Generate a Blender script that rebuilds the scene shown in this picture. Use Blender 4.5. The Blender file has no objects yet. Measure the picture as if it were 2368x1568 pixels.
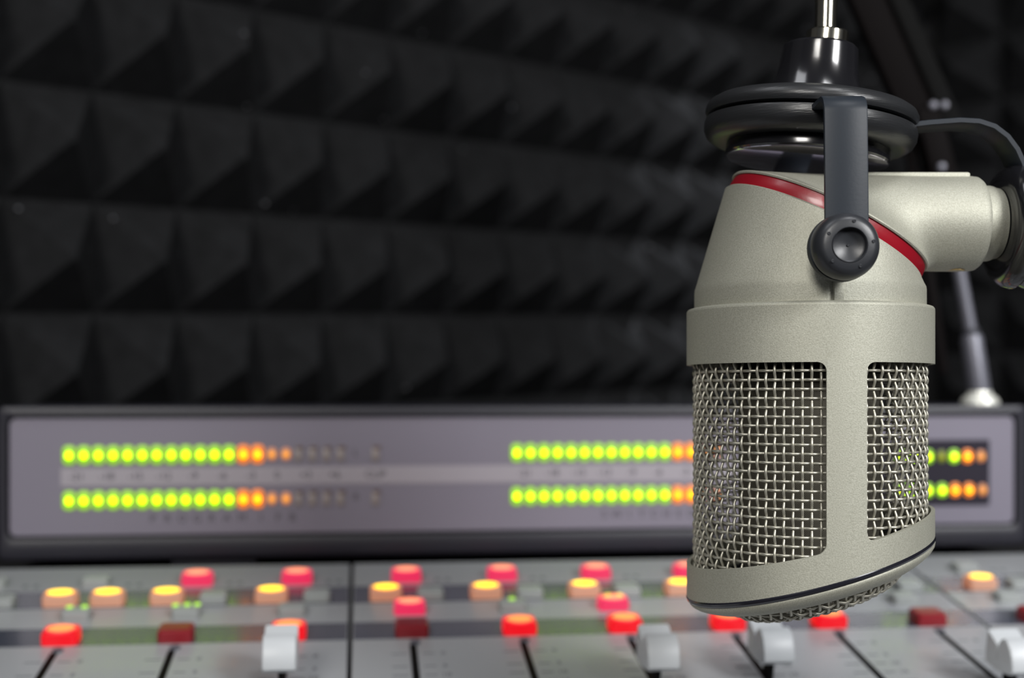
import bpy, bmesh, math, random
from mathutils import Vector, Matrix
random.seed(7)
C = bpy.context.scene.collection
MM = 0.001
PI = math.pi
sc = bpy.context.scene

# ------------------------------------------------------------------ materials
def mat(name, col, rough=0.5, metal=0.0, spec=0.5, coat=0.0, emit=None, estr=1.0, sheen=0.0):
    m = bpy.data.materials.new(name); m.use_nodes = True
    b = m.node_tree.nodes['Principled BSDF']
    b.inputs['Base Color'].default_value = (*col, 1)
    b.inputs['Roughness'].default_value = rough
    b.inputs['Metallic'].default_value = metal
    b.inputs['Specular IOR Level'].default_value = spec
    b.inputs['Coat Weight'].default_value = coat
    b.inputs['Coat Roughness'].default_value = 0.12
    if sheen: b.inputs['Sheen Weight'].default_value = sheen
    if emit:
        b.inputs['Emission Color'].default_value = (*emit, 1)
        b.inputs['Emission Strength'].default_value = estr
    return m

def noise_bump(m, scale, strength, dist=0.0002, detail=2.0, colvar=None, stretch=None):
    nt = m.node_tree; n = nt.nodes; l = nt.links
    b = n['Principled BSDF']
    tc = n.new('ShaderNodeTexCoord'); no = n.new('ShaderNodeTexNoise'); bp = n.new('ShaderNodeBump')
    no.inputs['Scale'].default_value = scale; no.inputs['Detail'].default_value = detail
    src = tc.outputs['Object']
    if stretch:
        mp = n.new('ShaderNodeMapping'); mp.inputs['Scale'].default_value = stretch
        l.new(src, mp.inputs['Vector']); src = mp.outputs['Vector']
    l.new(src, no.inputs['Vector'])
    bp.inputs['Strength'].default_value = strength; bp.inputs['Distance'].default_value = dist
    l.new(no.outputs['Fac'], bp.inputs['Height']); l.new(bp.outputs['Normal'], b.inputs['Normal'])
    if colvar:
        cr = n.new('ShaderNodeValToRGB')
        cr.color_ramp.elements[0].position = 0.3; cr.color_ramp.elements[1].position = 0.7
        cr.color_ramp.elements[0].color = (*colvar[0], 1); cr.color_ramp.elements[1].color = (*colvar[1], 1)
        l.new(no.outputs['Fac'], cr.inputs['Fac']); l.new(cr.outputs['Color'], b.inputs['Base Color'])
    return m

M = {}
M['nickel'] = noise_bump(mat('satin_champagne_paint', (.42, .405, .335), .58, .45), 3000, .42, .0001, 2,
                         ((.36, .358, .295), (.48, .478, .405)))
M['wire'] = mat('wire_nickel', (.48, .465, .395), .42, .70)
M['red'] = noise_bump(mat('red_lacquer', (.30, .006, .016), .32, 0, .5, .2), 900, .08)
M['rubber'] = noise_bump(mat('black_rubber', (.020, .021, .023), .34, 0, .5), 300, .25, .0003, 3, None, (1, 1, 9))
M['strap'] = noise_bump(mat('black_painted_metal', (.020, .025, .033), .42, 0, .22), 1500, .06)
M['knob'] = noise_bump(mat('dark_grey_plastic', (.027, .029, .034), .36, 0, .5), 1200, .06)
M['gloss'] = mat('gloss_black', (.010, .010, .012), .16, 0, .6, .3)
M['mirror'] = mat('polished_underside', (.5, .48, .55), .10, .9)
M['chrome'] = mat('polished_nickel', (.66, .63, .53), .16, 1.0)
M['brass'] = mat('brass', (.55, .40, .18), .3, .9)
M['black'] = mat('matt_black', (.004, .004, .004), .7, 0, .08)
M['oring'] = mat('black_cord', (.012, .012, .018), .22, 0, .6, .3)
M['armbrown'] = mat('arm_dark_brown', (.0045, .0035, .0036), .6, 0, .04)
M['armgrey'] = mat('arm_grey', (.13, .13, .155), .4, .4)
M['armdark'] = mat('arm_dark_grey', (.05, .05, .06), .4, .3)
M['white_metal'] = mat('pale_metal', (.72, .72, .66), .3, .3)
M['panel'] = noise_bump(mat('console_grey_panel', (.31, .32, .335), .36, 0, .5, .1), 700, .04)
M['strip'] = mat('console_slate_strip', (.046, .051, .070), .26, 0, .9, .45)
M['chassis'] = mat('console_chassis', (.012, .012, .013), .55)
M['tick'] = mat('printed_grey', (.10, .11, .12), .5)
M['white'] = mat('white_plastic', (.47, .49, .51), .42, 0, .5)
M['pale'] = mat('pale_button', (.27, .285, .28), .4)
M['bezel'] = mat('meter_housing', (.015, .0145, .021), .42, 0, .35)
M['face'] = noise_bump(mat('meter_face', (.175, .162, .20), .32, 0, .5), 500, .03)
M['fstrip'] = mat('meter_label_strip', (.28, .26, .29), .42)
M['fink'] = mat('meter_ink', (.035, .032, .04), .6)
M['smoke'] = mat('smoked_window', (.028, .025, .034), .16, 0, .6)
M['unlit'] = mat('unlit_led', (.24, .21, .20), .3)
M['unlit_top'] = mat('unlit_led_brown', (.10, .06, .055), .4)
def glow(name, base, e, s=1.0): return mat(name, base, .35, 0, .4, 0, e, s)
M['led_g_rim'] = glow('led_green_rim', (.1, .2, .02), (.28, .60, .0), 1.0)
M['led_g'] = glow('led_green', (.1, .2, .02), (2.6, 4.0, 0), 1.0)
M['led_o_rim'] = glow('led_orange_rim', (.2, .1, .02), (.95, .20, .0), 1.0)
M['led_o'] = glow('led_orange', (.2, .1, .02), (5.0, 1.5, 0), 1.0)
M['led_d_rim'] = glow('led_dim_rim', (.2, .1, .06), (.42, .14, .06), 1.0)
M['led_d'] = glow('led_dim', (.2, .1, .02), (1.15, .42, .04), 1.0)
M['led_y_rim'] = glow('led_faint_green_rim', (.1, .1, .02), (.06, .12, .0), 1.0)
M['led_y'] = glow('led_faint_green', (.1, .1, .02), (.38, .36, 0), 1.0)
M['o_body'] = glow('orange_button_body', (.30, .22, .17), (.30, .085, .035))
M['o_pad'] = glow('orange_button_pad', (.35, .2, .1), (1.1, .30, .05))
M['o_core'] = glow('orange_button_core', (.6, .5, .1), (2.4, 1.35, 0))
M['r_body'] = glow('red_button_body', (.12, .006, .01), (.80, .0, .006))
M['r_pad'] = glow('red_button_pad', (.2, .02, .03), (1.1, .06, .07))
M['r_core'] = glow('red_button_core', (.3, .1, .05), (1.5, .36, .07))
M['p_body'] = glow('pink_button_body', (.16, .03, .05), (.72, .01, .075))
M['p_pad'] = glow('pink_button_pad', (.2, .03, .05), (1.1, .03, .12))
M['p_core'] = glow('pink_button_core', (.3, .1, .08), (1.5, .40, .19))
M['r_off'] = mat('unlit_red_button', (.20, .008, .014), .35)
M['dot'] = glow('green_indicator', (.2, .4, .05), (.42, .78, .06))
M['dot_y'] = glow('yellow_indicator', (.4, .3, .05), (1.3, .85, .05))
M['wood'] = noise_bump(mat('desk_dark_wood', (.03, .022, .018), .45), 30, .1, .001, 4, ((.022, .016, .013), (.04, .03, .024)), (1, 12, 1))
M['wall'] = mat('dark_wall', (.02, .02, .022), .9)
M['floor'] = noise_bump(mat('dark_carpet', (.02, .02, .023), .95), 400, .5, .002)

def foam_mat():
    m = mat('charcoal_foam', (.012, .012, .013), .95, 0, .15)
    nt = m.node_tree; n = nt.nodes; l = nt.links; b = n['Principled BSDF']
    tc = n.new('ShaderNodeTexCoord')
    no = n.new('ShaderNodeTexNoise'); no.inputs['Scale'].default_value = 90; no.inputs['Detail'].default_value = 5
    l.new(tc.outputs['Object'], no.inputs['Vector'])
    cr = n.new('ShaderNodeValToRGB'); cr.color_ramp.elements[0].position = .35; cr.color_ramp.elements[1].position = .7
    cr.color_ramp.elements[0].color = (.0120, .0124, .0134, 1); cr.color_ramp.elements[1].color = (.0170, .0175, .0190, 1)
    l.new(no.outputs['Fac'], cr.inputs['Fac'])
    vo = n.new('ShaderNodeTexVoronoi'); vo.inputs['Scale'].default_value = 38
    l.new(tc.outputs['Object'], vo.inputs['Vector'])
    lt = n.new('ShaderNodeMath'); lt.operation = 'LESS_THAN'; lt.inputs[1].default_value = .042
    l.new(vo.outputs['Distance'], lt.inputs[0])
    mx = n.new('ShaderNodeMixRGB'); mx.inputs['Color2'].default_value = (.22, .22, .24, 1)
    l.new(lt.outputs[0], mx.inputs['Fac']); l.new(cr.outputs['Color'], mx.inputs['Color1'])
    l.new(mx.outputs['Color'], b.inputs['Base Color'])
    n2 = n.new('ShaderNodeTexNoise'); n2.inputs['Scale'].default_value = 900
    l.new(tc.outputs['Object'], n2.inputs['Vector'])
    bp = n.new('ShaderNodeBump'); bp.inputs['Strength'].default_value = .5; bp.inputs['Distance'].default_value = .001
    l.new(n2.outputs['Fac'], bp.inputs['Height']); l.new(bp.outputs['Normal'], b.inputs['Normal'])
    return m
M['foam'] = foam_mat()

def gauze_mat():
    m = mat('woven_gauze', (.05, .045, .036), .6, .35)
    nt = m.node_tree; n = nt.nodes; l = nt.links; b = n['Principled BSDF']
    tc = n.new('ShaderNodeTexCoord'); sx = n.new('ShaderNodeSeparateXYZ')
    l.new(tc.outputs['Object'], sx.inputs[0])
    at = n.new('ShaderNodeMath'); at.operation = 'ARCTAN2'
    l.new(sx.outputs[0], at.inputs[0]); l.new(sx.outputs[1], at.inputs[1])
    def wav(src, k):
        a = n.new('ShaderNodeMath'); a.operation = 'MULTIPLY'; a.inputs[1].default_value = k; l.new(src, a.inputs[0])
        s = n.new('ShaderNodeMath'); s.operation = 'SINE'; l.new(a.outputs[0], s.inputs[0]); return s.outputs[0]
    w1 = wav(at.outputs[0], 230.0); w2 = wav(sx.outputs[2], 12500.0)
    mu = n.new('ShaderNodeMath'); mu.operation = 'MULTIPLY'; l.new(w1, mu.inputs[0]); l.new(w2, mu.inputs[1])
    cr = n.new('ShaderNodeValToRGB')
    cr.color_ramp.elements[0].position = .1; cr.color_ramp.elements[1].position = .5
    cr.color_ramp.elements[0].color = (.06, .054, .041, 1); cr.color_ramp.elements[1].color = (.28, .26, .21, 1)
    l.new(mu.outputs[0], cr.inputs['Fac']); l.new(cr.outputs['Color'], b.inputs['Base Color'])
    return m
M['gauze'] = gauze_mat()

# ------------------------------------------------------------------ mesh helpers (all sizes in millimetres)
class MB:
    def __init__(s): s.v = []; s.f = []; s.mi = []; s.cur = 0
    def add(s, vs, fs):
        o = len(s.v); s.v += [tuple(v) for v in vs]
        for f in fs: s.f.append([i + o for i in f]); s.mi.append(s.cur)
    def loft(s, rings, closed=True, cap0=False, cap1=False):
        n = len(rings[0]); vs = [p for r in rings for p in r]; fs = []
        m = n if closed else n - 1
        for a in range(len(rings) - 1):
            for i in range(m):
                j = (i + 1) % n
                fs.append([a*n+i, a*n+j, (a+1)*n+j, (a+1)*n+i])
        if cap0: fs.append(list(range(n))[::-1])
        if cap1: fs.append([(len(rings)-1)*n+i for i in range(n)])
        s.add(vs, fs)
    def lathe(s, prof, o=(0, 0, 0), ax=(0, 0, 1), n=64, cap0=True, cap1=True):
        o = Vector(o); ax = Vector(ax).normalized()
        e = Vector((1, 0, 0)) if abs(ax.x) < .8 else Vector((0, 1, 0))
        a = (e - ax * e.dot(ax)).normalized(); b = ax.cross(a)
        rings = [[o + ax*h + a*(r*math.cos(2*PI*i/n)) + b*(r*math.sin(2*PI*i/n)) for i in range(n)] for r, h in prof]
        s.loft(rings, True, cap0, cap1)
    def tube(s, pts, r, n=8, closed=False):
        pts = [Vector(p) for p in pts]; rings = []; N = len(pts); up = None
        for i, p in enumerate(pts):
            if closed: t = pts[(i+1) % N] - pts[i-1]
            else: t = pts[min(i+1, N-1)] - pts[max(i-1, 0)]
            t.normalize()
            if up is None:
                up = Vector((0, 0, 1)) if abs(t.z) < .9 else Vector((1, 0, 0))
            up = (up - t * up.dot(t)).normalized(); w = t.cross(up)
            rr = r[i] if isinstance(r, (list, tuple)) else r
            rings.append([p + up*(rr*math.cos(2*PI*k/n)) + w*(rr*math.sin(2*PI*k/n)) for k in range(n)])
        if closed: rings.append(rings[0]); s.loft(rings)
        else: s.loft(rings, True, True, True)
    def box(s, c, d, bev=0.0, R=None, seg=2):
        bm = bmesh.new(); bmesh.ops.create_cube(bm, size=1)
        for v in bm.verts: v.co = Vector((v.co.x*d[0], v.co.y*d[1], v.co.z*d[2]))
        if bev: bmesh.ops.bevel(bm, geom=bm.edges[:], offset=bev, segments=seg, affect='EDGES', profile=.5)
        bm.verts.index_update(); c = Vector(c)
        s.add([(R @ v.co if R else v.co) + c for v in bm.verts], [[v.index for v in f.verts] for f in bm.faces]); bm.free()
    def prism(s, poly, axis, lo, hi):
        """poly of 2-D points, extruded along axis index"""
        def P(p, t):
            q = [p[0], p[1]]; q.insert(axis, t); return tuple(q)
        s.loft([[P(p, lo) for p in poly], [P(p, hi) for p in poly]], True, True, True)
    def build(s, name, m, parent=None, origin=(0, 0, 0), sharp=35, label=None, merge=False, bevel=0):
        o = Vector(origin)
        me = bpy.data.meshes.new(name)
        me.from_pydata([(Vector(v) - o) * MM for v in s.v], [], s.f)
        ms = m if isinstance(m, (list, tuple)) else [m]
        for x in ms: me.materials.append(x)
        for p, i in zip(me.polygons, s.mi): p.material_index = i
        bm = bmesh.new(); bm.from_mesh(me)
        if merge: bmesh.ops.remove_doubles(bm, verts=bm.verts[:], dist=1e-6)
        bmesh.ops.recalc_face_normals(bm, faces=bm.faces[:])
        bm.to_mesh(me); bm.free()
        me.shade_smooth(); me.set_sharp_from_angle(angle=math.radians(sharp))
        ob = bpy.data.objects.new(name, me); C.objects.link(ob)
        if parent: ob.parent = parent
        if label: ob['label'] = label
        return ob

def empty(name, loc, rot=None, label=None, cat=None, group=None):
    e = bpy.data.objects.new(name, None); C.objects.link(e)
    e.empty_display_size = .02; e.location = Vector(loc) * MM
    if rot: e.rotation_mode = 'XYZ'; e.rotation_euler = rot.to_euler('XYZ')
    if label: e['label'] = label; e['category'] = cat
    if group: e['group'] = group
    return e

def text(name, body, size, loc, rot, m, parent, spacing=1.0, line=1.0, align='CENTER', ext=.05):
    cu = bpy.data.curves.new(name, 'FONT'); cu.body = body; cu.size = size * MM
    cu.align_x = align; cu.align_y = 'CENTER' if '\n' not in body else 'TOP'
    cu.space_character = spacing; cu.space_line = line; cu.extrude = ext * MM
    cu.materials.append(m)
    tmp = bpy.data.objects.new('tmp', cu); C.objects.link(tmp)
    bpy.context.view_layer.update()
    me = bpy.data.meshes.new_from_object(tmp.evaluated_get(bpy.context.evaluated_depsgraph_get()))
    bpy.data.objects.remove(tmp); bpy.data.curves.remove(cu)
    me.name = name
    o = bpy.data.objects.new(name, me); C.objects.link(o)
    o.location = Vector(loc) * MM; o.rotation_euler = rot; o.parent = parent
    return o

def rrect(w0, w1, h0, h1, r, n=6):
    out = []
    for cx, cy, a0 in ((w1-r, h1-r, 0), (w0+r, h1-r, 90), (w0+r, h0+r, 180), (w1-r, h0+r, 270)):
        for k in range(n+1):
            a = math.radians(a0 + 90*k/n); out.append((cx + r*math.cos(a), cy + r*math.sin(a)))
    return out

# ------------------------------------------------------------------ MICROPHONE
AX, AY = 78.8, 328.0
mic = empty('microphone', (AX, AY, 7.6), None,
            'champagne silver studio microphone with red ring and wire mesh basket hanging in front', 'microphone')
MO = (AX, AY, 7.6)
def mb_build(mb, name, m, **k): return mb.build(name, m, mic, MO, **k)
def cyl(phi, r, z):   # phi = 0 faces the camera side (-Y)
    return Vector((AX + r*math.sin(phi), AY - r*math.cos(phi), z))
ZT, ZB = 22.5, 7.6
ztop_ring = lambda p: -37.6 + .248*p.x
zo = lambda x: -45.6 + .289*x      # plane of the black cord, x measured from the axis
zr = lambda x: -37.6 + .250*x      # upper edge of the lower ring
STRUT, HALF, RC = math.radians(3.2), math.radians(8.9), 2.2

def basket_frame():
    mb = MB(); ro, ri = 32.0, 31.0
    rc = RC / ro
    def edges():
        L = []
        for s0 in (STRUT, STRUT + PI):
            a, b = s0 - HALF, s0 + HALF
            L.append(('s', a, b)); L.append(('w', b, a + PI))
        return L
    def cell(p0, p1, t0, b0, t1, b1):
        vs = []
        for ph, t, b in ((p0, t0, b0), (p1, t1, b1)):
            vs += [cyl(ph, ro, t), cyl(ph, ro, b), cyl(ph, ri, t), cyl(ph, ri, b)]
        mb.add(vs, [[0, 1, 5, 4], [2, 6, 7, 3], [0, 4, 6, 2], [1, 3, 7, 5]])
    for kind, a, b in edges():
        if kind == 's':
            n = 8
            ps = [a + (b-a)*i/n for i in range(n+1)]
            for p0, p1 in zip(ps, ps[1:]):
                cell(p0, p1, ZT-1.0, zo(ro*math.sin(p0)), ZT-1.0, zo(ro*math.sin(p1)))
        else:
            e = [0, .03, .1, .22, .4, .65, 1]
            ps = [a + rc*x for x in e] + [a + rc + (b-a-2*rc)*i/60 for i in range(1, 60)] + [b - rc*x for x in e[::-1]]
            def lim(p):
                x = ro*math.sin(p); d = min(p-a, b-p)*ro; dz = 0
                if d < RC: dz = RC - math.sqrt(max(0, RC*RC - (RC-d)**2))
                return ZB - dz, zr(x) + dz, zo(x)
            for p0, p1 in zip(ps, ps[1:]):
                t0, m0, o0 = lim(p0); t1, m1, o1 = lim(p1)
                cell(p0, p1, ZT-1.0, t0, ZT-1.0, t1); cell(p0, p1, m0, o0, m1, o1)
            for p in (a, b):   # the window jambs
                t, m, o = lim(p)
                mb.add([cyl(p, ro, t), cyl(p, ri, t), cyl(p, ri, m), cyl(p, ro, m)], [[0, 1, 2, 3]])
    # rounded shoulder on top of the band
    mb.lathe([(32.0, ZT-1.0), (31.93, ZT-.6), (31.6, ZT-.2), (31.0, ZT), (29.6, ZT), (29.6, ZT-6)], (AX, AY, 0), n=128, cap0=False, cap1=False)
    return mb
mb_build(basket_frame(), 'basket_frame', M['nickel'], merge=True, sharp=40)

def wire_mesh():
    mb = MB(); N = 84; r0 = 29.75; A = .37; pitch = 2.26; rad = .37
    row = lambda z: (z - 5.6) / pitch
    for i in range(N):
        ph = STRUT + 2*PI*(i+.5)/N
        zb = zo(30*math.sin(ph)) + 1.0
        pts = []; z = 9.6; k = 5
        nst = int((z - zb) / (pitch/k))
        for s_ in range(nst+1):
            zz = z - s_*pitch/k
            pts.append(cyl(ph, r0 + A*math.cos(PI*(row(zz) + i)), zz))
        if len(pts) > 2: mb.tube(pts, rad, 6)
    j = 0; S = 5
    while True:
        z = 5.6 - j*pitch
        if z < -58: break
        run = []
        def flush(closed=False):
            if len(run) > 3: mb.tube(run, rad, 6, closed)
        full = True
        pts = []
        for q in range(N*S):
            ph = STRUT + 2*PI*(q/S + .5)/N
            p = cyl(ph, r0 - A*math.cos(PI*(-j + q/S)), z)
            pts.append(p if z > zo(p.x-AX) + 1.2 else None)
        if all(pts): mb.tube(pts, rad, 6, True)
        else:
            # start right after a gap
            g = next(k for k in range(len(pts)) if pts[k] is None)
            order = [pts[(g+k) % len(pts)] for k in range(len(pts))]
            run = []
            for p in order + [None]:
                if p is None:
                    if len(run) > 3: mb.tube(run, rad, 6)
                    run = []
                else: run.append(p)
        j += 1
    return mb
mb_build(wire_mesh(), 'wire_mesh', M['wire'], sharp=80)

mb = MB()
mb.lathe([(17.2, 6.0), (18.2, 5.2), (18.2, -44.5), (16.5, -46), (1, -46.5)], (AX, AY, 0), n=72)
g = mb_build(mb, 'inner_gauze', M['gauze'], label='dark woven gauze capsule cover')
mb = MB(); mb.lathe([(29.4, 12), (29.4, 8.6), (18.6, 8.4), (18.6, 5.2), (17.9, 5.2), (17.9, 12)], (AX, AY, 0), n=72)
mb_build(mb, 'collar', M['black'], label='black collar above the gauze')

# slanted lower end
nb = Vector((.289, 0, -1)).normalized()
def slant(r, h, n=128):
    return [Vector((AX + r*math.sin(2*PI*i/n), AY - r*math.cos(2*PI*i/n), zo(r*math.sin(2*PI*i/n)))) + nb*h for i in range(n)]
mb = MB()
mb.loft([slant(r, h) for r, h in ((30.5, -2), (30.5, .1), (31.5, .8), (31.7, 1.4), (31.4, 2.1), (30.5, 3.0), (29.2, 3.8), (27.6, 4.6), (26.0, 5.1), (25.4, 5.0), (25.2, 4.2), (24.8, 2.0))])
mb_build(mb, 'bottom_bezel', M['nickel'], sharp=50)
mb = MB(); mb.tube(slant(31.25, .15, 160), .95, 10, True)
mb_build(mb, 'cord_ring', M['oring'], label='black cord ring around the slanted end')
def end_grille():
    mb = MB(); pitch = 2.26; rad = .37; R = 25.0; A = .36
    c0 = Vector((AX, AY, zo(0))); ea = Vector((1, 0, .289)).normalized(); eb = Vector((0, 1, 0))
    H = lambda a, b: 3.8 + 5.9*(1 - ((a*a + b*b)/(R*R))**3.6)
    n = int(R/pitch)
    for fam in (0, 1):
        for i in range(-n, n+1):
            c = i*pitch; L = math.sqrt(max(0, R*R - c*c)); k = int(L/(pitch/5)); pts = []
            for s_ in range(-k, k+1):
                t = s_*pitch/5; a, b = (c, t) if fam else (t, c)
                h = H(a, b) + (A if fam else -A)*math.cos(PI*(t/pitch + i))
                pts.append(c0 + ea*a + eb*b + nb*h)
            if len(pts) > 4: mb.tube(pts, rad, 6)
    return mb
mb_build(end_grille(), 'end_grille', M['wire'], sharp=80, label='round wire grille on the slanted lower end')

# upper body: sheared cone up to the slanted red ring
n2 = Vector((.461, 0, .887)).normalized()
def ell(h=0.0, k=1.0, n=128):
    out = []
    for i in range(n):
        a = 2*PI*i/n; x = 3.7 + 25.3*k*math.sin(a); y = -27.2*k*math.cos(a)
        out.append(Vector((AX + x, AY + y, 44.0 - .52*x)) + n2*h)
    return out
def circ(r, z, n=128): return [cyl(2*PI*i/n, r, z) for i in range(n)]
mb = MB()
c1, e1 = circ(29.85, 27.6), ell(-.4)
mb.loft([circ(29.95, 21.5), circ(29.95, 26.6)] + [[a.lerp(b, t) for a, b in zip(c1, e1)] for t in (0, .04, .12, .25, .5, .75, 1)] + [ell(0, .988), ell(0, .93)], cap1=True)
mb_build(mb, 'body_shell', M['nickel'], sharp=30)
mb = MB(); mb.loft([ell(-.3, .975), ell(0.02, .978), ell(1.7, .976), ell(3.25, .97), ell(3.25, .9)], cap0=True, cap1=True)
mb_build(mb, 'red_ring', M['red'], label='red slanted ring')
mb = MB(); mb.box((AX + .1, AY - 30.1, 25.3), (2.4, 1.6, 6.2), .2)
mb_build(mb, 'index_tab', M['nickel'])
# rear housing: from the slanted flange into a round tube pointing sideways
def housing():
    mb = MB(); n = 128
    E = ell(4.0, .985); r = 12.6; xc, zc = 33.0, 45.1
    Cc = [Vector((AX + xc, AY - r*math.cos(2*PI*i/n), zc - r*math.sin(2*PI*i/n))) for i in range(n)]
    rings = [ell(3.25, .9), ell(3.25, .985), ell(3.6, .992), E]
    for k in range(1, 19):
        t = k/18; e = 1 - (1-t)**2.6; u = t**1.05
        rings.append([Vector((a.x + (b.x-a.x)*u, a.y + (b.y-a.y)*e, a.z + (b.z-a.z)*u)) for a, b in zip(E, Cc)])
    for x, rr in ((38, 12.6), (42.6, 12.55), (43.8, 12.4), (44.5, 11.9), (44.7, 11.1), (44.7, 9)):
        rings.append([Vector((AX + x, AY - rr*math.cos(2*PI*i/n), zc - rr*math.sin(2*PI*i/n))) for i in range(n)])
    mb.loft(rings, True, True, True)
    return mb
mb_build(housing(), 'rear_housing', M['nickel'], sharp=35)
mb = MB(); mb.box((AX + 26, AY, 57.2), (32, 7.5, 2.4), .7); mb_build(mb, 'top_rib', M['nickel'])
mb = MB(); mb.lathe([(10.0, 44), (10.0, 47.6), (9.8, 48.4), (9.5, 49.0), (9.3, 50.0)], (AX, AY, 45.2), (1, 0, 0), 64); mb_build(mb, 'connector_neck', M['nickel'])
mb = MB(); mb.lathe([(2.0, 0), (2.3, .1), (2.3, .5), (2.0, .7), (1.3, .5)], (AX + 39, AY - 1, 33.2), (0, 0, -1), 28); mb_build(mb, 'screw', M['brass'], label='small brass screw')

# ------------------------------------------------------------------ SHOCK MOUNT (yoke)
pn = Vector((.098, -.022, 1)).normalized()
PO = Vector((80.0, 331.0, 72.3))
ym = empty('shock_mount', PO, None, 'black yoke shock mount with round plate and chrome rod above the microphone', 'microphone mount')
def y_build(mb, name, m, **k): return mb.build(name, m, ym, PO, **k)
mb = MB(); mb.lathe([(20, .25), (26.6, .25), (27.5, .5), (28.0, 1.4), (27.9, 2.6), (27.2, 3.9), (25.8, 4.8), (23.5, 5.4), (14, 5.9), (11, 6.1)], PO, pn, 96)
y_build(mb, 'top_plate', M['rubber'])
mb = MB(); mb.lathe([(20, -.2), (26.6, -.2), (27.7, -.6), (28.0, -1.8), (27.9, -3.6), (27.1, -5.2), (25.6, -6.2), (24.0, -6.5), (18, -6.5)], PO, pn, 96)
y_build(mb, 'lower_plate', M['rubber'])
mb = MB(); mb.lathe([(21.3, -6.2), (21.6, -6.8), (21.6, -9.3), (21.3, -9.7)], PO, pn, 96); y_build(mb, 'base_disc', M['gloss'])
mb = MB(); mb.lathe([(21.2, -9.65), (21.35, -9.8), (21.2, -10.05), (20.8, -10.15), (2, -10.15)], PO, pn, 96); y_build(mb, 'polished_disc', M['mirror'], label='polished grey underside disc')
mb = MB(); mb.lathe([(13.7, 5.4), (13.1, 6.6), (12.0, 9), (11.0, 12), (10.4, 15.5), (10.05, 19), (9.9, 20.2), (9.3, 20.8), (5, 20.9)], PO + Vector((.7, 0, 0)), pn, 64)
y_build(mb, 'stem_cone', M['gloss'])
mb = MB(); mb.lathe([(5.1, 20.7), (5.6, 21.0), (5.6, 24.4), (5.3, 24.8), (3, 24.9)], PO + Vector((2.2, 0, 0)), pn, 48); y_build(mb, 'collar', M['chrome'], label='polished metal collar')
mb = MB()
p0 = PO + Vector((1.6, 0, 0)) + pn*24.5; d_ = Vector((.03, 0, 1)).normalized()
mb.lathe([(2.9, 0), (2.9, 8), (3.0, 8), (3.0, 1330), (2.9, 1330)], p0, d_, 32); y_build(mb, 'rod', M['chrome'], label='polished metal rod')

def strap(path, width_vec, th):
    """flat bar along path (list of Vector); width_vec constant"""
    mb = MB(); P = [Vector(p) for p in path]; w = Vector(width_vec); rings = []
    for i, p in enumerate(P):
        t = (P[min(i+1, len(P)-1)] - P[max(i-1, 0)]).normalized()
        nn = t.cross(w.normalized()).normalized()
        c = .35; hw = w*.5; wl = w.length
        a = w.normalized()
        rings.append([p + hw + nn*(th/2-c*.5), p + hw - a*c + nn*th/2, p - hw + a*c + nn*th/2, p - hw + nn*(th/2-c*.5),
                      p - hw - nn*(th/2-c*.5), p - hw + a*c - nn*th/2, p + hw - a*c - nn*th/2, p + hw - nn*(th/2-c*.5)])
    mb.loft(rings, True, True, True); return mb
def arc(cx, cy, r, a0, a1, n=8):
    return [(cx + r*math.cos(math.radians(a0 + (a1-a0)*k/n)), cy + r*math.sin(math.radians(a0 + (a1-a0)*k/n))) for k in range(n+1)]
# front arm in the (Y, Z) plane
yz = [(309, 70.6)] + arc(296.0, 66.6, 4.0, 90, 178, 10) + [(291.6, 56), (291.2, 44), (291.0, 32)]
yz[0] = (309, 70.6)
fa = strap([(79.0 - .0*(k), y, z) for k, (y, z) in enumerate(yz)], (10.2, 0, 0), 1.5)
fa_o = y_build(fa, 'front_arm', M['strap'])
# lug behind the knob, knob with recess, and the spindle into the microphone
kc = Vector((77.6, 0, 34.2))
mb = MB()
mb.lathe([(6.9, 0), (7.85, .4), (7.95, 1.0), (7.95, 2.6), (7.4, 3.2), (4.0, 3.3), (4.0, 9.5)], (kc.x, 288.6, kc.z), (0, 1, 0), 64)
y_build(mb, 'pivot_lug', M['strap'])
mb = MB()
mb.lathe([(7.7, 288.5), (7.85, 287.7), (7.75, 286.4), (7.5, 285.2), (7.1, 284.2), (6.4, 283.4), (5.6, 283.05), (4.2, 282.95), (4.05, 282.75), (3.9, 282.95), (3.85, 284.3), (3.4, 284.6), (.35, 284.9), (.2, 284.6), (.05, 284.6)],
         (kc.x, 0, kc.z), (0, 1, 0), 72)
for k in range(5):
    a = math.radians(80 + 72*k)
    mb.lathe([(.42, 0), (.42, -.22), (.3, -.3), (.2, -.2)], (kc.x + 5.5*math.cos(a), 283.1, kc.z + 5.5*math.sin(a)), (0, 1, 0), 14)
y_build(mb, 'pivot_knob', M['knob'], label='round grey pivot knob with recessed centre')
# rear arm
yz = [(353, 74)] + arc(366.5, 70.6, 4.5, 90, 2, 8) + [(371.8, 60), (372.4, 45), (372.6, 30)]
y_build(strap([(83.2, y, z) for y, z in yz], (10.2, 0, 0), 1.5), 'rear_arm', M['strap'])
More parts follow.
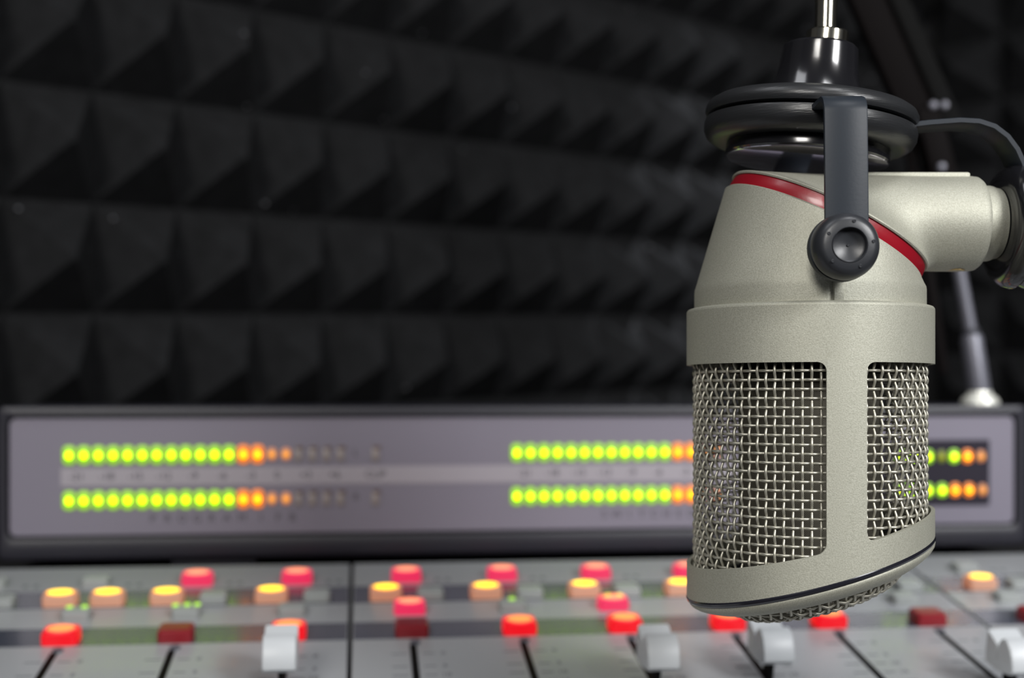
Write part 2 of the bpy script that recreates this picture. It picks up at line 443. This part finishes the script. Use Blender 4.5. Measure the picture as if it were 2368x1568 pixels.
# side arm carries the big rubber ring on the connector side
xz = [(22, 69.6), (30, 70.6), (38, 71.2), (43.0, 70.9), (47.0, 69.6), (50.4, 67.0), (52.9, 63.6), (54.5, 60.0), (55.4, 56.5), (56.0, 50)]
fine = []
for (a, b) in zip(xz, xz[1:]):
    for k in range(3): fine.append((a[0] + (b[0]-a[0])*k/3, a[1] + (b[1]-a[1])*k/3))
fine.append(xz[-1])
y_build(strap([(AX + x, AY - 2.0, z) for x, z in fine], (0, 10.5, 0), 1.5), 'side_arm', M['strap'])
mb = MB()
mb.lathe([(10.2, 50.2), (12.5, 50.0), (14.6, 50.7), (15.9, 52.2), (16.4, 54.0), (15.7, 55.3), (15.3, 56.0), (15.8, 56.8), (16.4, 58.2), (15.9, 60.4), (14.2, 61.6), (8, 62)], (AX, AY - 1, 44.2), (1, 0, 0), 80)
y_build(mb, 'rubber_ring', M['gloss'], label='glossy black rubber ring at the connector end')

# ------------------------------------------------------------------ MIXING CONSOLE
yaw, pit, rol = math.radians(6.95), math.radians(11.098), math.radians(.09)
RC_ = Matrix.Rotation(yaw, 3, 'Z') @ Matrix.Rotation(pit, 3, 'X') @ Matrix.Rotation(rol, 3, 'Y')
CT = Vector((-160.7, 438.66, -85.45))
con = empty('mixing_console', CT, RC_, 'grey broadcast mixing console with glowing buttons and white faders', 'mixing console')
PW = -3.2                         # panel surface in local w
G3, G9 = 4.8, 9.6
def uc(c): return c*40 + (G3 if c >= 3 else 0) + (4.8 if c >= 9 else 0)
CH = list(range(-2, 12))
BACK, FRONT = 81.0, -175.0
mods = [(-122, 101.4), (103.0, 346.0), (347.6, 500.0)]
for a, b in mods:
    mb = MB(); mb.box(((a+b)/2, (BACK+FRONT)/2, PW-1.5), (b-a, BACK-FRONT, 3.0), .5)
    mb.build('module_panel', M['panel'], con)
    for v0, v1 in ((-4.0, 12.6), (33.0, 52.0)):
        mb = MB(); mb.box(((a+b)/2, (v0+v1)/2, PW+.03), (b-a-.8, v1-v0, .12)); mb.build('legend_strip', M['strip'], con, label='glossy slate grey strip')
mb = MB(); mb.box((189, (BACK+FRONT)/2 - 1, PW-13.2), (628, BACK-FRONT+2, 20), 1.0)
mb.build('chassis', M['chassis'], con)
Rinv = RC_.inverted()
def loc(wx): return Rinv @ (Vector(wx) - CT)

def cap(u, v, w, d, h, style, lens=True, dots=None, shape='button'):
    """push button: rounded cap standing on the panel; lit ones carry a lens"""
    mb = MB()
    loops = []
    for k, (ins, z) in enumerate(((0, 0), (0, h-1.3), (.25, h-.5), (.8, h-.08), (1.4, h))):
        loops.append([(u + x, v + y, PW + z) for x, y in rrect(-w/2+ins, w/2-ins, -d/2+ins, d/2-ins, max(.4, 1.8-ins*.6), 5)])
    mb.loft(loops, True, True, True)
    body, pad, core = style
    ob = mb.build('push_button', M[body], con)
    if pad:
        n = 32
        m2 = MB()
        m2.loft([[(u + kx*math.cos(2*PI*i/n), v + ky*math.sin(2*PI*i/n), PW + z) for i in range(n)]
                 for kx, ky, z in ((w*.44, d*.43, h-.1), (w*.43, d*.42, h+.12), (w*.38, d*.36, h+.26))], True, False, False)
        m2.cur = 1
        m2.loft([[(u + kx*math.cos(2*PI*i/n), v + ky*math.sin(2*PI*i/n), PW + z) for i in range(n)]
                 for kx, ky, z in ((w*.38, d*.36, h+.26), (w*.2, d*.18, h+.34))], True, False, True)
        m2.build('lens', [M[pad], M[core]], ob, label='glowing lens')
    if dots:
        for (dx, dy, kind) in dots:
            m3 = MB(); m3.lathe([(1.25, 0), (1.25, .35), (.9, .6), (.3, .7)], (u+dx, v+dy, PW+h-.1), (0, 0, 1), 16)
            m3.build('indicator', M[kind], ob, label='small lit indicator')
    return ob
OR, RE, PI_, WH, OFF = ('o_body', 'o_pad', 'o_core'), ('r_body', 'r_pad', 'r_core'), ('p_body', 'p_pad', 'p_core'), ('pale', None, None), ('r_off', None, None)
VA, VA2, VB, VC, DU = 0.0, 23.2, 38.4, 59.6, 8.84
red_on = {0, 2, 4, 5, 6, 7, 10}
top_on = {1, 2, 3, 4, 5, 6}
for c in CH:
    u = uc(c)
    cap(u, VA+1.0, 12.4, 10.0, 4.6, RE if c in red_on else OFF)
    if c == 0: cap(u+.4, VA2, 10.5, 8.0, 3.6, WH, dots=((-2.8, 1.6, 'dot'), (2.6, 1.7, 'dot')))
    elif c == 1: cap(u+.4, VA2, 10.5, 8.0, 3.6, WH, dots=((-4.0, 1.6, 'dot'), (.2, 1.9, 'dot'), (4.0, 2.0, 'dot')))
    elif c == 3: cap(u, VA2, 12, 8.6, 4.2, PI_)
    elif c == 4: cap(u, VA2, 10.5, 8.0, 3.6, WH, dots=((0, 1.6, 'dot'),))
    elif c == 5: cap(u, VA2, 12, 8.6, 4.2, ('p_body', 'p_pad', 'p_core'), dots=((-1.8, 1.6, 'dot_y'), (3.0, 1.9, 'dot_y')))
    else: cap(u, VA2, 10.5, 8.0, 3.6, WH)
    lo = OR if c in (0, 1, 2, 3, 4, 5, 6, 9) else WH
    cap(u-DU + (5.0 if c == 9 else 0), VB, 12.6 if lo is OR else 10.6, 8.6, 4.6 if lo is OR else 3.6, lo)
    cap(u+DU + (5.0 if c == 9 else 0), VB, 12.6 if c == 0 else 10.6, 8.6, 4.6 if c == 0 else 3.4, OR if c == 0 else WH)
    cap(u, VC, 12.2 if c in top_on else 10.6, 8.4, 4.4 if c in top_on else 3.2, PI_ if c in top_on else WH)
    # slot
    mb = MB(); mb.box((u, -66-10, PW-.1), (2.6, 132, .5), .15); mb.build('fader_slot', M['black'], con)
    mb = MB(); mb.lathe([(1.9, 0), (1.9, .7), (1.3, 1.0), (.4, .9)], (u+.8, -8.2, PW-.1), (0, 0, 1), 20); mb.build('screw', M['armgrey'], con)
    # printed marks
    mb = MB()
    ticks = (-18, -29, -36.5, -44, -52, -62, -75, -90)
    for v in ticks:
        mb.box((u - 5.2, v, PW+.03), (5.6, .5, .1)); mb.box((u + 5.2, v, PW+.03), (4.2, .5, .1))
    mb.build('printed_marks', M['tick'], con)
    for dx in (10.4, 14.6):
        mb = MB(); mb.box((u + dx + 2.5, VC - 1.2, PW+.03), (2.0, 2.6, .1)); mb.build('key_legend', M['tick'], con)
    for v, t in zip(ticks, ('0', '5', '10', '15', '20', '30', '40', '60')):
        if v > -70: text('scale_numeral', t, 3.6, (u + 10.4, v, PW+.04), (0, 0, 0), M['tick'], con, ext=.03)
# fader knobs
fader_v = {-2: -120, -1: -118, 0: -122, 1: -115, 2: -43.5, 3: -112, 4: -118, 5: -50, 6: -47, 7: -119, 8: -61, 9: -110, 10: -90, 11: -100}
prof = [(8.3, 10), (8.1, 18.0), (7.4, 19), (1.3, 16.6), (.8, 15.9), (.5, 11), (-.2, 10.8), (-.5, 17.2), (-1.2, 18.8), (-2.8, 19.9), (-4.8, 19.7), (-7.2, 18.0), (-9.0, 15.2), (-10.0, 12.2), (-10.0, 10.6), (-8.4, 9.0), (-1, 7.4), (7.6, 7.4)]
for c in CH:
    u, v = uc(c), fader_v[c]
    mb = MB()
    rings = []
    for x, s_ in ((-5.4, .93), (-5.1, .985), (-4.6, 1), (4.6, 1), (5.1, .985), (5.4, .93)):
        rings.append([(u + x, v + (y+.5)*s_ - .5, PW + 12 + (z-12)*s_) for y, z in prof])
    mb.loft(rings, True, True, True)
    k = mb.build('fader_knob', M['white'], con, sharp=30)
    mb = MB(); mb.box((u, v, PW+3.6), (1.4, 7, 8.2)); mb.build('stem', M['black'], k)

# ------------------------------------------------------------------ METER BRIDGE
BR = Matrix.Rotation(yaw, 3, 'Z')
BT = Vector((-160.7, 438.66, 0.0))
mt = empty('meter_bridge', BT + Vector((0, 0, -74.0)), BR, 'long grey level meter with rows of green and orange lights behind the console', 'level meter')
BZ = 74.0        # local z = world z + 74
def zz(z): return z + BZ
D0 = 90.0
def xz_loop(w0, w1, h0, h1, r, d): return [(x, d, zz(z)) for x, z in rrect(w0, w1, h0, h1, r, 6)]
mb = MB()
mb.loft([xz_loop(-46.6, 415.6, -71.0, -5.4, 3.2, 150), xz_loop(-46.6, 415.6, -71.0, -5.4, 3.2, 89.2),
         xz_loop(-46.2, 415.2, -70.6, -5.8, 3.0, 88.6), xz_loop(-45.6, 414.6, -70.0, -6.4, 2.8, 88.3),
         xz_loop(-43.4, 411.2, -63.2, -9.4, 3.4, 88.3), xz_loop(-42.9, 410.6, -62.0, -9.9, 3.4, 88.8), xz_loop(-42.8, 410.5, -61.8, -10.0, 3.4, 91.4)], True, True, True)
mb.build('housing', M['bezel'], mt, sharp=40)
mb = MB()
mb.loft([xz_loop(-42.0, 409.8, -60.8, -10.6, 3.0, 91.2), xz_loop(-42.0, 409.8, -60.8, -10.6, 3.0, 90.2), xz_loop(-41.7, 409.5, -60.5, -10.9, 2.8, 90.0)], True, True, True)
mb.build('face_panel', M['face'], mt, sharp=30)
mb = MB(); mb.box((139, 89.9, zz(-35.7)), (320, .3, 7.8)); mb.build('label_strip', M['fstrip'], mt, label='pale strip printed with the scale')
mb = MB(); mb.loft([xz_loop(326, 397.6, -52.2, -21.6, 1.0, 90.05), xz_loop(326, 397.6, -52.2, -21.6, 1.0, 89.75)], True, True, True)
mb.build('display_window', M['smoke'], mt, label='dark smoked display window')
LED = {'g': ('led_g_rim', 'led_g'), 'o': ('led_o_rim', 'led_o'), 'd': ('led_d_rim', 'led_d'), 'y': ('led_y_rim', 'led_y'), 'u': ('unlit_top', 'unlit')}
LN = {'g': 'lit green light', 'o': 'lit orange light', 'd': 'dim orange light', 'y': 'faint green light', 'u': 'unlit light'}
def led(u, z, kind, d=D0, w=5.2, h=8.0):
    mb = MB(); zc = zz(z)
    if kind == 'u':
        mb.cur = 1; mb.box((u, d-.35, zc-.6), (3.2, .9, 5.0), .2)
        mb.cur = 0; mb.box((u+.5, d-.3, zc+2.6), (3.4, .8, 1.6), .2)
    else:
        if kind in 'dy': w, h = 4.0, 5.4
        L = rrect(-w/2, w/2, -h/2, h/2, 1.9, 5)
        mb.loft([[(u + x, d + .2, zc + y) for x, y in L], [(u + x, d - .5, zc + y) for x, y in L], [(u + x*.9, d - .7, zc + y*.9) for x, y in L],
                 [(u + x*.55, d - .8, zc + y*.5) for x, y in L]], True, True, True)
        k = {'g': 1.45, 'o': 1.45, 'd': 1.35, 'y': 1.2}[kind]
        mb.cur = 1
        mb.lathe([(k, 0), (k*.95, .35), (k*.7, .7), (k*.2, .85)], (u, d-.7, zc-.15), (0, -1, 0), 20)
    mb.build('led', [M[LED[kind][0]], M[LED[kind][1]]], mt, label=LN[kind])
for z in (-26.3, -45.7):
    for k in range(16): led(-17.5 + 6.08*k, z, 'g' if k < 12 else ('o' if k < 14 else 'd'))
    for k in range(16, 20): led(-18.3 + 6.08*k, z, 'u')
    led(112.4, z, 'u')
    for k in range(16): led(175.0 + 6.12*k, z, 'g' if k < 12 else ('o' if k < 14 else 'd'))
for z, ks in ((-29.2, 'gggygoy'), (-44.9, 'gggogod')):
    pass
for u, k in zip((354.4, 360.8, 367.3, 373.9, 380.0, 386.6, 393.2), 'gggygod'): led(u, -29.2, k, 89.8, 4.6, 6.4)
for u, k in zip((354.4, 360.8, 367.3, 374.2, 380.6, 387.4, 394.0), 'ggggood'): led(u, -44.9, k, 89.8, 4.6, 6.4)
RT = (PI/2, 0, 0)
for off, sgn in ((0, 1), (192.9, 1)):
    for u, t in ((-14.3, '-21'), (-1.9, '-18'), (10.1, '-15'), (21.9, '-12'), (34.2, '-9'), (46.5, '-6'), (58.8, '-3'), (69.9, '0'), (82.2, '+3'), (94.5, '+6'), (112.4, 'CLIP')):
        if off and u > 60: continue
        text('scale_lettering', t, 4.6, (u + off, 89.7, zz(-35.6)), RT, M['fink'], mt, ext=.04)
text('channel_lettering', 'L', 4.4, (103.9, 89.95, zz(-26.0)), RT, M['fink'], mt); text('channel_lettering', 'R', 4.4, (103.9, 89.95, zz(-45.4)), RT, M['fink'], mt)
for u, ch in zip((17.2, 23.4, 29.6, 35.8, 42.0, 48.4, 54.9, 62.9, 70.3, 76.4), 'PROGRAM1FB'):
    text('title_lettering', ch, 4.8, (u, 89.95, zz(-54.0)), RT, M['fink'], mt)
for k, ch in enumerate('SWITCHED'):
    text('title_lettering', ch, 4.8, (214.6 + 5.75*k, 89.95, zz(-54.4)), RT, M['fink'], mt)
for a in (24.5, 302.0):
    mb = MB(); mb.box((a + 18, 108, zz(-73.6)), (36.5, 30, 6.6), 1.0); mb.build('foot', M['bezel'], mt)

# rear deck that the meter bridge stands on, and the desk
mb = MB()
tray = empty('console_tray', BT + Vector((0, 0, -150)), BR, 'flat black rear deck under the level meter', 'equipment tray')
mb.box((185, 123.5, 150-115.5), (640, 70, 77), 2.0); mb.build('deck', M['chassis'], tray)
# desk
desk = empty('desk', (120, 480, -900), BR, 'dark wooden desk carrying the mixing console', 'desk')
mb = MB(); mb.box((60, -60, 900-170), (820, 500, 30), 3); mb.build('desk_top', M['wood'], desk)
for x, y in ((-320, -280), (440, -280), (-320, 160), (440, 160)):
    mb = MB(); mb.box((x, y, 357.5), (50, 50, 715), 3); mb.build('leg', M['wood'], desk)
# wedge plinth below the console
mb = MB()
mb.prism([(FRONT, PW-23), (BACK, PW-23), (BACK-16, PW-70), (FRONT, PW-26)], 0, -118, 496)
mb.build('plinth', M['chassis'], con)

# ------------------------------------------------------------------ SECOND ARM ON THE METER BRIDGE
AB = Vector((230.0, 606.0, -5.4))
arm = empty('boom_stand', AB, None, 'dark boom stand rising from the top of the level meter at the right', 'microphone stand')
def a_build(mb, name, m, **k): return mb.build(name, m, arm, AB, **k)
mb = MB(); mb.lathe([(9.0, 0), (9.0, 1.6), (8.0, 3.2), (5.9, 4.8), (5.6, 6.5)], AB, (0, 0, 1), 40); a_build(mb, 'base', M['white_metal'], label='pale metal base')
q0, q1, q2, q3 = AB + Vector((0, 0, 5)), Vector((225.6, 606, 29.5)), Vector((219.6, 606, 62)), Vector((212.5, 606, 106))
ax1 = (q1 - q0).normalized()
mb = MB(); L = (q1-q0).length; mb.lathe([(5.3, 0), (5.3, L-3), (4.7, L-1), (3.4, L)], q0, ax1, 32); a_build(mb, 'lower_tube', M['armgrey'])
mb = MB(); mb.lathe([(3.6, 0), (4.3, .4), (4.3, 2.2), (3.6, 2.8)], q1 - ax1*.4, ax1, 32); a_build(mb, 'clamp_ring', M['armdark'])
mb = MB(); mb.tube([q1, q2, q3], [3.3, 3.1, 3.1], 24); a_build(mb, 'upper_tube', M['armgrey'])
mb = MB(); mb.box((AB.x - 22, AB.y, 118), (13, 14, 46), 2.5, Matrix.Rotation(math.radians(-14), 3, 'Y')); a_build(mb, 'knuckle', M['armbrown'])
for x, z in ((204.6, 140), (210.0, 140), (208.6, 110)):
    mb = MB(); mb.lathe([(2.0, 0), (2.0, 1.2), (1.4, 1.9), (.4, 2.1)], (x, 599.2, z), (0, -1, 0), 24); a_build(mb, 'bolt', M['armgrey'])
for dx, w, m, y in ((-3, 17, 'armbrown', 606), (10.6, 9, 'black', 603)):
    a = Vector((206 + dx, y, 128)); b = Vector((206 + dx - 72, y, 292)); d = (b-a); L = d.length; ang = math.atan2(d.x, d.z)
    mb = MB(); mb.box((a+b)/2, (w, 9, L), 1.5, Matrix.Rotation(ang, 3, 'Y')); a_build(mb, 'boom_bar', M[m])
# lower link seen between the housing and the plate
a = Vector((204, 612, 132)); b = Vector((222, 612, 10)); d = b - a
mb = MB(); mb.box((a+b)/2 + Vector((-8, 0, 0)), (5, 6, d.length), 1, Matrix.Rotation(math.atan2(d.x, d.z), 3, 'Y')); a_build(mb, 'link_bar', M['armbrown'])

# ------------------------------------------------------------------ FOAM AND ROOM SHELL
def foam(name, O, R, i0, i1, j0, j1, pw, ph, h, label, offx=0.0, offz=0.0):
    e = empty(name, O, R, label, 'acoustic foam')
    mb = MB()
    for i in range(i0, i1):
        for j in range(j0, j1):
            x0, x1, z0, z1 = offx + i*pw, offx + (i+1)*pw, offz + j*ph, offz + (j+1)*ph
            t = .025; xm, zm = (x0+x1)/2, (z0+z1)/2
            a, b = pw*t, ph*t
            mb.add([(x0, 0, z0), (x1, 0, z0), (x1, 0, z1), (x0, 0, z1), (xm-a, -h, zm-b), (xm+a, -h, zm-b), (xm+a, -h, zm+b), (xm-a, -h, zm+b)],
                   [[0, 1, 5, 4], [1, 2, 6, 5], [2, 3, 7, 6], [3, 0, 4, 7], [4, 5, 6, 7]])
    mb.build('pyramid_sheet', M['foam'], e, merge=True, sharp=10)
    mb = MB(); X0, X1, Z0, Z1 = offx+i0*pw, offx+i1*pw, offz+j0*ph, offz+j1*ph
    mb.box(((X0+X1)/2, 10.2, (Z0+Z1)/2), (X1-X0, 20, Z1-Z0)); mb.build('backing', M['foam'], e)
    return e
wy, wp, wr = math.radians(42.73), math.radians(4.578), math.radians(-2.361)
RW = Matrix.Rotation(wy, 3, 'Z') @ Matrix.Rotation(wp, 3, 'X') @ Matrix.Rotation(wr, 3, 'Y')
WO = Vector((-269.13, 792.17, 51.62))
foam('acoustic_foam_panel', WO, RW, -6, 17, -9, 11, 58.0, 70.0, 40.0, 'long black pyramid foam sheet receding behind the meter on the left')
RW2 = Matrix.Rotation(wy - PI/2, 3, 'Z')
WO2 = Vector((475.0, 1479.0, 334.0))
foam('acoustic_foam_panel', WO2, RW2, 0, 11, -13, 3, 80.0, 72.0, 42.0, 'black pyramid foam sheet facing the room on the right behind the boom stand', 36.0, 0.0)
def slab(name, corners, th, m):
    vs = [Vector(c) for c in corners]; n = (vs[3]-vs[0]).cross(vs[1]-vs[0]).normalized()*th
    mb = MB(); mb.add(vs + [v + n for v in vs], [[0, 1, 2, 3], [7, 6, 5, 4], [0, 4, 5, 1], [1, 5, 6, 2], [2, 6, 7, 3], [3, 7, 4, 0]])
    o = mb.build(name, M[m]); o['kind'] = 'structure'; return o
P = lambda O, R, x, y, z: O + R @ Vector((x, y, z))
def wall(name, O, R, x0, x1, y):
    cs = []
    for x, zt in ((x0, -900), (x1, -900), (x1, 1450), (x0, 1450)):
        p0 = P(O, R, x, y, 0); up = R @ Vector((0, 0, 1)); t = (zt - p0.z)/up.z; cs.append(p0 + up*t)
    return slab(name, cs, 60, 'wall')
wall('wall_left', WO, RW, -1600, 1130, 24)
wall('wall_right', WO2, RW2, -120, 2200, 24)
slab('floor', [(-2500, -1800, -900), (2600, -1800, -900), (2600, 2200, -900), (-2500, 2200, -900)], 60, 'floor')
slab('ceiling', [(-2500, -1800, 1450), (2600, -1800, 1450), (2600, 2200, 1450), (-2500, 2200, 1450)], -60, 'wall')

# ------------------------------------------------------------------ LIGHT
def area(name, loc, tgt, size, power, col=(1, 1, 1), sy=None):
    l = bpy.data.lights.new(name, 'AREA'); l.energy = power; l.color = col
    l.shape = 'RECTANGLE' if sy else 'SQUARE'; l.size = size
    if sy: l.size_y = sy
    o = bpy.data.objects.new(name, l); C.objects.link(o); o.location = loc
    o.rotation_euler = (Vector(tgt) - Vector(loc)).to_track_quat('-Z', 'Y').to_euler(); return o
area('key_lamp', (.72, -.45, .46), (.10, .36, 0), .28, 10.3, (1, 1, 1))
area('top_lamp', (.35, -.10, .95), (.10, .40, 0), .25, 3.0, (.97, .98, 1))
area('fill_lamp', (-.50, -1.35, .85), (-.05, .6, .05), .5, 20, (1, .97, .92))
area('foam_fill', (-.65, .10, 1.38), (.0, .95, .1), .7, 8.0, (.94, .96, 1))  # unseen fill added overhead to lift the foam facets
sl = bpy.data.lights.new('corner_lamp', 'SPOT'); sl.energy = 22; sl.color = (.93, .96, 1)
sl.spot_size = math.radians(26); sl.spot_blend = 1.0; sl.shadow_soft_size = .03
so = bpy.data.objects.new('corner_lamp', sl); C.objects.link(so); so.location = (.36, .90, .72)
so.rotation_euler = (Vector((.175, 1.17, .085)) - Vector(so.location)).to_track_quat('-Z', 'Y').to_euler()
s2 = bpy.data.lights.new('meter_fill_spot', 'SPOT'); s2.energy = 22; s2.color = (.95, .97, 1)  # added spot without a fixture, brightens the right end of the meter
s2.spot_size = math.radians(32); s2.spot_blend = .9; s2.shadow_soft_size = .05
so = bpy.data.objects.new('meter_fill_spot', s2); C.objects.link(so); so.location = (.80, -.05, .50)
so.rotation_euler = (Vector((.30, .55, -.05)) - Vector(so.location)).to_track_quat('-Z', 'Y').to_euler()
w = bpy.data.worlds.new('World'); sc.world = w; w.use_nodes = True
w.node_tree.nodes['Background'].inputs[0].default_value = (.5, .53, .6, 1)
w.node_tree.nodes['Background'].inputs[1].default_value = .08

# ------------------------------------------------------------------ CAMERA
cd = bpy.data.cameras.new('camera'); cam = bpy.data.objects.new('camera', cd); C.objects.link(cam)
cam.location = (0, 0, 0); cam.rotation_euler = (PI/2, 0, 0)
cd.sensor_width = 36.0; cd.lens = 36.0 * 2850 / 2368; cd.shift_y = 126/2368
cd.clip_start = .02; cd.clip_end = 50
cd.dof.use_dof = True; cd.dof.focus_distance = .302; cd.dof.aperture_fstop = 8.7
sc.camera = cam
vs = sc.view_settings; vs.view_transform = 'Standard'; vs.look = 'None'; vs.exposure = 0; vs.gamma = 1; vs.use_curve_mapping = False
